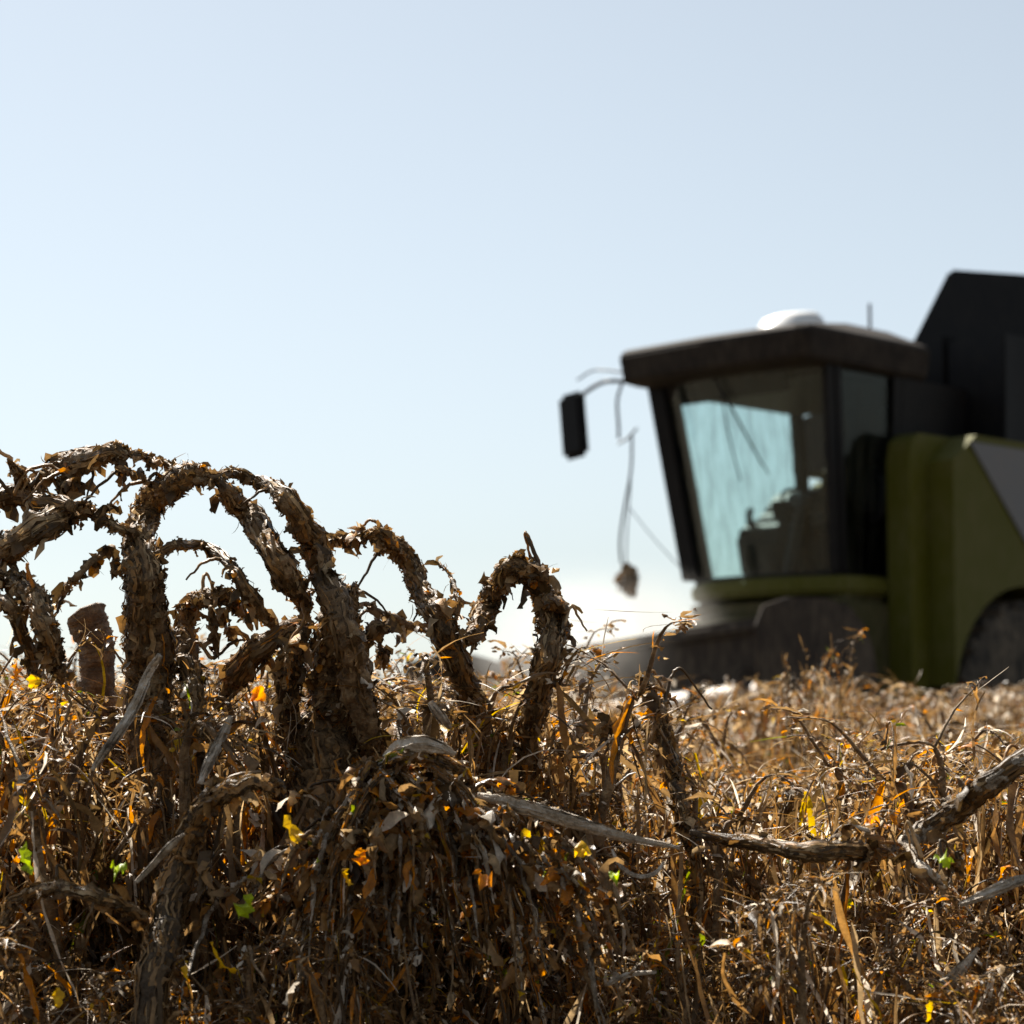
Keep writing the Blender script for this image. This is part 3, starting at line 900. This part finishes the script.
def limb_curve(pts, d, n=None, sway=0.05, ph=0.0):
    """pts: (px, py, width_px[, depth offset]) -> curve and radii"""
    W = []
    for i, p in enumerate(pts):
        dd = d + (p[3] if len(p) > 3 else sway * math.sin(1.3 * i + ph))
        v = at(p[0], p[1], dd)
        W.append((*v, p[2] * dd / F_PX / 2))
    W = np.array(W)
    ln = np.linalg.norm(np.diff(W[:, :3], axis=0), axis=1).sum()
    n = n or int(max(14, ln / 0.0042))
    Q = spline(W, n)
    return Q[:, :3], np.maximum(Q[:, 3], .0012)


def cling(P, r, per_m, lmin, lmax, wmin, wmax, droop=1.2, out=.8, rg=None):
    rg = rg or rng
    ln = np.linalg.norm(np.diff(P, axis=0), axis=1).sum()
    n = max(4, int(ln * per_m))
    i = rg.integers(0, len(P) - 1, n)
    T, A, B = frames(P)
    a = rg.uniform(0, 2 * np.pi, n)
    rad = A[i] * np.cos(a)[:, None] + B[i] * np.sin(a)[:, None]
    base = P[i] + rad * (r[i] * rg.uniform(.55, .95, n))[:, None]
    sgn = rg.choice([-1, 1], n)[:, None]
    d = rad * rg.uniform(.1, out, n)[:, None] + T[i] * sgn * rg.uniform(.3, 1, n)[:, None] + rg.normal(0, .2, (n, 3))
    return leaves(base, d, rg.uniform(lmin, lmax, n), rg.uniform(wmin, wmax, n), 5, droop, 1.2, .25, rg)


def ribbons(P, r, count, rg, wide=(.25, .75)):
    T, A, B = frames(P)
    V, Fc, o = [], [], 0
    n = len(P)
    for _ in range(count):
        m = int(min(n - 1, rg.integers(14, 60)))
        i0 = int(rg.integers(0, max(1, n - m)))
        idx = np.arange(i0, i0 + m, 2)
        t = np.linspace(0, 1, len(idx))
        a = rg.uniform(0, 2 * np.pi) + np.cumsum(rg.normal(0, .07, len(idx)))
        lift = rg.uniform(0, .7) ** 2 * t ** 5 + rg.uniform(0, .6) ** 2 * (1 - t) ** 5
        rad = r[idx] * (rg.uniform(.72, 1.0) + lift * .9 + rg.normal(0, .05, len(idx)))
        w = np.minimum(r[idx] * rg.uniform(*wide), rg.uniform(.0012, .0042)) * np.sin(np.pi * (.06 + .88 * t)) ** .6
        wl = w * rg.uniform(.35, 1.3, len(idx)); wr = w * rg.uniform(.35, 1.3, len(idx))
        ra = A[idx] * np.cos(a)[:, None] + B[idx] * np.sin(a)[:, None]
        sd = -A[idx] * np.sin(a)[:, None] + B[idx] * np.cos(a)[:, None]
        c = P[idx] + ra * rad[:, None]
        k = rg.uniform(-.5, .7)
        q = np.stack([c - sd * wl[:, None] + ra * (k * wl)[:, None], c, c + sd * wr[:, None] + ra * (rg.uniform(-.5, .7) * wr)[:, None]], 1).reshape(-1, 3)
        j = np.arange(len(idx) - 1) * 3
        f = np.concatenate([np.stack([j, j + 1, j + 4, j + 3], -1), np.stack([j + 1, j + 2, j + 5, j + 4], -1)]) + o
        V.append(q); Fc.append(f); o += len(q)
    return np.concatenate(V), np.concatenate(Fc)


def hero(label, d, limbs, cat="plant", rag=1.0, seed=1, name="withered_plant", group=None, fm='hero_leaf', plain=False):
    """limbs: list of (part name, pts, material key, raggedness)"""
    rg = np.random.default_rng(seed)
    first = limbs[0][1]
    base = at(first[0][0], first[0][1], d); base.z = -0.02
    t = thing(name, base, 0, label, cat, group)
    fol = Acc()
    for k, (pn, pts, mk, rg_) in enumerate(limbs):
        P, r = limb_curve(pts, d, ph=seed + k * 1.7)
        if pn == 'branch' and r.max() < .012: rg_ = min(rg_, .34) if rg_ < .7 else rg_ * .6
        P = P + np.cumsum(rg.normal(0, .0005, P.shape), 0)
        kk = 14 if r.max() > .008 else 8
        r = r * (.95 if plain else .78) * (1 + (.12 if plain else 1) * np.array([.30 * mnoise.noise(Vector((i * .09, seed, k))) + .22 * mnoise.noise(Vector((i * .31, seed, k + 9))) for i in range(len(r))]))
        P = P + (.0006 if plain else .0040) * np.array([[mnoise.noise(Vector((i * .12, seed + q * 7, k))) for q in range(3)] for i in range(len(r))])
        core = .90 if rg_ >= .35 else .97
        V, Fc = tube(P, r * core, kk, .12 if plain else .42 if r.max() > .005 else .3, 95, seed * 3.1 + k)
        a = Acc(); a.add(V, Fc); a.build(pn, M[mk], t, off=base)
        if rg_ >= .35:
            ln = len(P) * .0042
            fol.add(*ribbons(P, r, int(8 + 170 * ln * (1 + 60 * r.mean())), rg))
        if rg_ > 0:
            fol.add(*cling(P, r, 520 * rg_ * rag, .005, .015, .003, .010, .8, .3, rg))
            thick = np.where(r > .8 * r.max())[0] if pn != 'stem' else np.arange(len(r))
            fol.add(*cling(P[thick], r[thick], 15 * rg_ * rag, .02, .045, .008, .017, 1.5, .2, rg))
            fol.add(*cling(P, r, 34 * rg_ * rag, .014, .036, .006, .015, 1.3, .3, rg))
            fol.add(*cling(P, r, 22 * rg_ * rag, .008, .03, .0006, .0014, .3, 1.2, rg))
    for _ in range(0 if plain else 5 + 2 * len(limbs) if len(limbs) > 5 else 4):     # fine broken tendrils
        pts = limbs[int(rg.integers(0, len(limbs)))][1]
        q = pts[int(rg.integers(len(pts) // 3, len(pts)))]
        if q[1] > 900: continue
        a = rg.uniform(0, 2 * np.pi); L = rg.uniform(18, 75)
        x1, y1 = q[0] + L * .5 * math.cos(a), q[1] + L * .5 * math.sin(a) - 8
        x2, y2 = x1 + L * .5 * math.cos(a + .7), y1 + L * .5 * abs(math.sin(a)) + 10
        P, r = limb_curve([(q[0], q[1], 4.5), (x1, y1, 3.2), (x2, y2, 1.6)], d, sway=.02, ph=a)
        P = P + np.cumsum(rg.normal(0, .0009, P.shape), 0)
        fol.add(*tube(P, r, 4))
        if rg.random() < .5:
            fol.add(*cling(P[-4:], r[-4:], 900, .012, .035, .006, .014, 1.4, .4, rg))
    if fol.n:
        fol.build("foliage", M[fm], t, off=base)
    return t


D = 3.0
g = GY(D)
hero("tall crooked withered stalk left of the middle, its thin top arching over to the right", D, [
    ("stem", [(150, g, 30), (152, 1000, 34), (150, 880, 44), (150, 760, 60), (148, 680, 62), (146, 620, 58), (140, 575, 46), (134, 545, 40), (136, 520, 36), (148, 500, 36), (168, 484, 34), (192, 474, 22), (205, 480, 16)], 'bark', 1.4),
    ("branch", [(196, 480, 12), (215, 478, 13), (235, 475, 12), (260, 483, 13), (276, 492, 18), (288, 506, 30), (300, 525, 34), (312, 548, 36), (322, 575, 34), (334, 604, 36), (346, 640, 40), (358, 690, 40), (370, 740, 30)], 'bark', 1.0),
    ("branch", [(186, 470, 8), (165, 465, 8), (148, 460, 7), (128, 456, 8), (112, 456, 22), (85, 463, 32), (60, 472, 28), (38, 482, 12)], 'bark', 1.0),
    ("branch", [(160, 488, 8), (145, 482, 8), (128, 472, 8), (114, 463, 8)], 'bark', .5),
    ("branch", [(140, 536, 10), (120, 527, 9), (104, 518, 9), (92, 510, 10), (76, 507, 22), (50, 515, 34), (24, 528, 40), (0, 545, 34), (-30, 560, 20)], 'bark', 1.2),
    ("branch", [(70, 505, 16), (40, 500, 22), (15, 495, 24), (-15, 500, 22)], 'bark', 1.2),
    ("leaf", [(40, 500, 26), (30, 485, 22), (20, 472, 13), (12, 459, 3)], 'hero_leaf', .6),
    ("branch", [(112, 548, 11), (96, 556, 10), (78, 572, 9), (64, 588, 9), (52, 604, 7)], 'bark', .4),
    ("branch", [(158, 556, 12), (172, 548, 12), (190, 545, 11), (208, 548, 11), (226, 558, 13), (240, 576, 15), (250, 596, 18), (262, 612, 20), (272, 622, 12)], 'bark', .6),
    ("leaf", [(222, 488, 14), (236, 504, 28), (252, 520, 32), (266, 540, 33), (280, 560, 33), (292, 582, 34), (302, 600, 24), (310, 615, 14)], 'bark', 1.1),
], seed=3)
D2 = 3.08
hero("stout dark cone of bundled stalks under the tall arching stem", D2, [
    ("stem", [(322, GY(D2), 60), (325, 900, 90), (326, 780, 96), (326, 720, 90), (328, 660, 70), (334, 615, 46), (340, 588, 28)], 'bark', 1.0),
    ("stem", [(290, GY(D2), 28), (288, 820, 34), (286, 740, 34), (286, 680, 30), (294, 640, 24), (306, 618, 14)], 'dark_bark', 1.0),
    ("stem", [(378, GY(D2), 26), (376, 800, 30), (370, 730, 34), (360, 670, 34), (350, 625, 24)], 'bark', 1.0),
    ("leaf", [(308, 620, 14), (285, 632, 24), (258, 650, 30), (238, 672, 34), (222, 694, 24), (215, 706, 8)], 'bark', 1.1),
    ("branch", [(318, 640, 3), (319, 670, 5), (318, 700, 4)], 'pale_bark', .2),
], seed=4)
hero("drooping stalk right of the big arch, its thin neck bent to the left", 3.15, [
    ("stem", [(520, GY(3.15), 20), (510, 850, 22), (490, 755, 22), (472, 700, 30), (456, 655, 34), (440, 615, 30), (424, 588, 28), (410, 562, 26), (398, 546, 22), (386, 537, 14), (372, 534, 10), (350, 538, 11), (328, 545, 8)], 'bark', 1.2),
    ("branch", [(440, 634, 8), (420, 628, 9), (396, 618, 9), (376, 608, 7), (356, 604, 6)], 'bark', .5),
    ("leaf", [(402, 620, 3), (388, 626, 14), (374, 630, 18), (366, 640, 8)], 'hero_leaf', .6),
    ("branch", [(446, 640, 4), (456, 610, 6), (448, 580, 5), (434, 562, 4)], 'bark', .5),
], seed=5)
hero("bent stalk like an upside-down V with lumpy seed pods at its top", 3.1, [
    ("stem", [(520, GY(3.1), 22), (520, 850, 24), (528, 760, 24), (540, 700, 30), (548, 660, 34), (551, 630, 34), (547, 606, 32), (538, 588, 28), (526, 574, 26), (512, 572, 24), (502, 590, 26), (492, 606, 26), (482, 622, 28), (474, 640, 20)], 'bark', 1.5),
    ("seed_pod", [(516, 580, 8), (516, 566, 17), (517, 556, 5)], 'bark', .5),
    ("seed_pod", [(530, 578, 10), (540, 570, 18), (546, 576, 8)], 'bark', .5),
    ("seed_pod", [(545, 600, 12), (560, 604, 20), (568, 612, 8)], 'bark', .5),
    ("seed_pod", [(550, 618, 10), (562, 626, 18), (566, 634, 6)], 'bark', .5),
], seed=6)
hero("smooth flat-topped cut stump standing left of the tall crooked stalk", 3.3, [
    ("stem", [(110, GY(3.3), 38, 0), (108, 760, 38, 0), (106, 680, 38, 0), (105, 640, 40, 0), (104, 608, 44, 0)], 'stump_bark', 0),
], seed=7, plain=True, name="cut_stump", cat="stump")
hero("rusty drooping leaf stalk hanging at the left edge", 2.9, [
    ("stem", [(-10, GY(2.9), 16), (-14, 800, 18), (-20, 680, 18), (-16, 610, 14), (0, 586, 14), (20, 588, 20), (38, 604, 26), (52, 632, 28), (60, 660, 22), (66, 684, 8)], 'bark', 1.0),
    ("branch", [(-8, 595, 10), (8, 606, 16), (22, 634, 16), (32, 662, 14), (38, 684, 8)], 'bark', .8),
], seed=8)
hero("short branched stub below the inner arch, left of the bundled cone", 3.05, [
    ("stem", [(196, GY(3.05), 22), (196, 800, 24), (194, 700, 26), (190, 650, 28), (188, 612, 22), (204, 602, 20), (224, 599, 18), (240, 606, 12), (254, 620, 8)], 'bark', 1.0),
    ("branch", [(212, 606, 8), (214, 630, 7), (213, 658, 5)], 'bark', .4),
], seed=9)
hero("near-black rotten stalk leaning through the lower left", 2.72, [
    ("stem", [(135, GY(2.72), 36), (150, 1010, 42), (166, 930, 42), (184, 860, 40), (204, 806, 34), (232, 780, 24), (262, 772, 14), (290, 776, 8)], 'dark_bark', .5),
], seed=10)
hero("low arched stem at the bottom left corner", 2.7, [
    ("stem", [(-8, GY(2.7), 12), (-6, 1000, 12), (2, 920, 14), (26, 898, 16), (58, 892, 16), (92, 898, 16), (122, 912, 15), (140, 930, 10), (150, 960, 6)], 'bark', .4),
], seed=11)
# weeping mound
mound = []
rg = np.random.default_rng(5)
mound.append(("stem", [(345, GY(2.78), 22), (345, 960, 22), (352, 850, 26), (370, 780, 24), (404, 758, 20), (440, 764, 18), (474, 790, 16), (505, 835, 14), (535, 890, 12), (575, 960, 8)], 'dark_bark', 1.4))
for k in range(16):
    x0 = 372 + rg.uniform(-20, 60); sx = rg.choice([-1, 1], p=[.42, .58]); reach = rg.uniform(25, 150)
    y0 = 758 + rg.uniform(-2, 22)
    pts = [(x0, y0 + 6, 6)]
    for t in np.linspace(.15, 1, 6):
        pts.append((x0 + sx * reach * t ** .8, y0 + 250 * t ** 1.9 * rg.uniform(.85, 1.1), rg.uniform(5, 12) * (1.15 - t * .7), -.03 * k / 16 - .05 * math.sin(t * 3)))
    pts[0] = (*pts[0], 0)
    mound.append(("branch", pts, rg.choice(['dark_bark', 'bark']), 1.3))
for k in range(64):
    x0 = 425 + rg.normal(0, 66); y0 = 768 + abs(x0 - 410) * .40 + rg.uniform(0, 50); sx = (x0 - 400) / 50
    L = rg.uniform(60, 210)
    mound.append(("strand", [(x0, y0, 5, rg.uniform(-.09, .02)), (x0 + 12 * sx, y0 + L * .3, rg.uniform(4, 8), rg.uniform(-.10, .02)), (x0 + 22 * sx, y0 + L, 2, rg.uniform(-.12, .02))], rg.choice(['bark', 'log_bark', 'weathered_bark', 'bark']), .3))
hero("weeping mound of dark drooping shoots at the bottom centre, under pale strips", 2.78, mound, rag=.45, seed=12, fm='leaf')
hero("pale-topped thick broken branch slanting up to the right edge", 2.75, [
    ("stem", [(905, 842, 18), (930, 826, 27), (965, 800, 29), (1000, 776, 30), (1040, 750, 30), (1090, 718, 28)], 'weathered_bark', .36),
    ("branch", [(902, 840, 12), (920, 858, 11), (938, 876, 10), (950, 888, 5)], 'pale_bark', .2),
], seed=13, rag=.5, name="broken_branch", cat="branch")
hero("dark dead branch lying level across the right middle of the tangle", 2.8, [
    ("stem", [(690, 832, 8), (740, 842, 14), (790, 850, 20), (840, 852, 22), (880, 850, 22), (905, 848, 12)], 'dark_bark', .36),
    ("branch", [(880, 846, 6), (862, 830, 5), (846, 824, 4)], 'pale_bark', .1),
], seed=14, name="broken_branch", cat="branch")
hero("dark upright stalk standing left of centre under the combine header", 3.0, [
    ("stem", [(700, GY(3.0), 14), (692, 900, 14), (680, 830, 15), (668, 780, 18), (655, 730, 20), (644, 700, 16), (634, 678, 8)], 'dark_bark', .8),
    ("branch", [(656, 726, 8), (664, 706, 9), (670, 696, 4)], 'bark', .6),
], seed=15)
strips = [
    ("pale broken stem slanting beside the crooked stalk", 2.8, [(160, 655, 6), (150, 672, 8), (132, 712, 9), (112, 742, 8), (92, 770, 6)]),
    ("pale dry shoot hanging in front of the bundled cone's left foot", 2.78, [(231, 716, 4), (222, 736, 8), (210, 760, 9), (200, 784, 7)]),
    ("pale husk strip over the top of the weeping mound, coloured as its highlight", 2.74, [(385, 756, 6), (400, 748, 14), (422, 744, 16), (442, 748, 10), (455, 754, 5)]),  # pale strip stands in for the highlight along the mound's top
    ("pale stem running right from the weeping mound", 2.74, [(478, 796, 8), (505, 802, 12), (540, 812, 14), (580, 824, 12), (630, 838, 8), (680, 848, 5)]),
    ("pale torn strip below the drooping neck stalk", 2.95, [(430, 702, 6), (440, 715, 9), (450, 728, 5)]),
    ("pale twig at the bottom right corner", 2.7, [(978, 948, 4), (962, 968, 10), (946, 986, 11), (936, 1004, 5)]),
    ("thin white hooked twig at the bottom edge right of centre", 2.68, [(656, 972, 3), (632, 974, 4), (614, 980, 4), (606, 984, 3), (606, 972, 2)]),
    ("pale forked twig across the dark leaning stalk", 2.64, [(136, 882, 4), (152, 866, 5), (170, 846, 6), (184, 834, 4)]),
    ("curled pale tendril right of the weeping mound", 2.8, [(612, 850, 3), (620, 866, 4), (636, 876, 4), (654, 874, 4), (664, 862, 3)]),
    ("pale curved stalk at the right edge under the slanting branch", 2.7, [(960, 905, 5), (985, 895, 8), (1010, 885, 9), (1040, 875, 8)]),
]
for i, (lb, d, pts) in enumerate(strips):
    P, r = limb_curve(pts, d, sway=.015, ph=i)
    V, Fc = tube(P, r * .8, 10, .5, 130, i * 2.3, flat=.5)
    rgt = np.random.default_rng(70 + i)
    a = Acc(); a.add(V, Fc)
    a.add(*ribbons(P, r, 26, rgt, (.3, .8)))
    base = P[0]
    o = a.build("dry_twig", M['pale_bark'], off=base); o.location = base
    tag(o, lb, "twig")

brights = [
    (360, 857, 16, 18, 'orange_leaf', "bright orange square leaf scrap on the left flank of the weeping mound"),
    (345, 880, 12, 22, 'yellow_leaf', "crumpled yellow leaf just below the orange scrap on the mound"),
    (584, 848, 18, 16, 'yellow_leaf', "bright yellow leaf right of the weeping mound"),
    (616, 875, 16, 10, 'green_leaf', "yellow-green leaf scrap below the curled pale tendril"),
    (215, 963, 9, 42, 'yellow_leaf', "long yellow leaf hanging at the bottom right of the dark stalk"),
    (184, 975, 8, 28, 'yellow_leaf', "short yellow leaf hanging against the dark leaning stalk"),
    (57, 998, 9, 20, 'yellow_leaf', "small yellow leaf near the bottom left corner"),
    (18, 671, 16, 12, 'orange_leaf', "orange leaf scrap caught at the left edge"),
    (32, 682, 11, 14, 'yellow_leaf', "yellow leaf scrap beside the orange one at the left edge"),
    (260, 694, 15, 14, 'orange_leaf', "orange leaf left of the bundled cone"),
    (247, 908, 15, 26, 'green_leaf', "green leaf hanging in the lower left tangle"),
    (21, 858, 11, 34, 'green_leaf', "yellow-green leaf above the low arched stem"),
    (119, 866, 16, 14, 'green_leaf', "small green leaf left of the dark leaning stalk"),
    (944, 859, 20, 10, 'green_leaf', "dark green leaf under the slanting broken branch"),
    (872, 823, 14, 12, 'orange_leaf', "orange leaf beside the foot of the slanting broken branch"),
    (288, 832, 9, 34, 'yellow_leaf', "yellow leaf strip left of the weeping mound"),
    (480, 880, 16, 22, 'orange_leaf', "rusty orange leaf in the middle of the weeping mound"),
]
for i, (px, py, wp, hp, mk, lb) in enumerate(brights):
    d = 2.62
    c = at(px, py, d)
    L = max(wp, hp) * d / F_PX * 1.0; W_ = min(wp, hp) * d / F_PX * 1.1
    dr = np.array([[.25 * math.sin(i * 2.1), -.1, -1.0]]) if hp >= wp else np.array([[1, -.1, -.3]])
    rgx = np.random.default_rng(40 + i)
    dd = dr / np.linalg.norm(dr)
    V, Fc = leaves(-dd * L / 2, dd, np.array([L]), np.array([W_]), 9, .2, 1.1, .28, rgx)
    o = mesh_obj("withered_leaf", V, Fc, M[mk]); o.location = c
    tag(o, lb, "leaf")
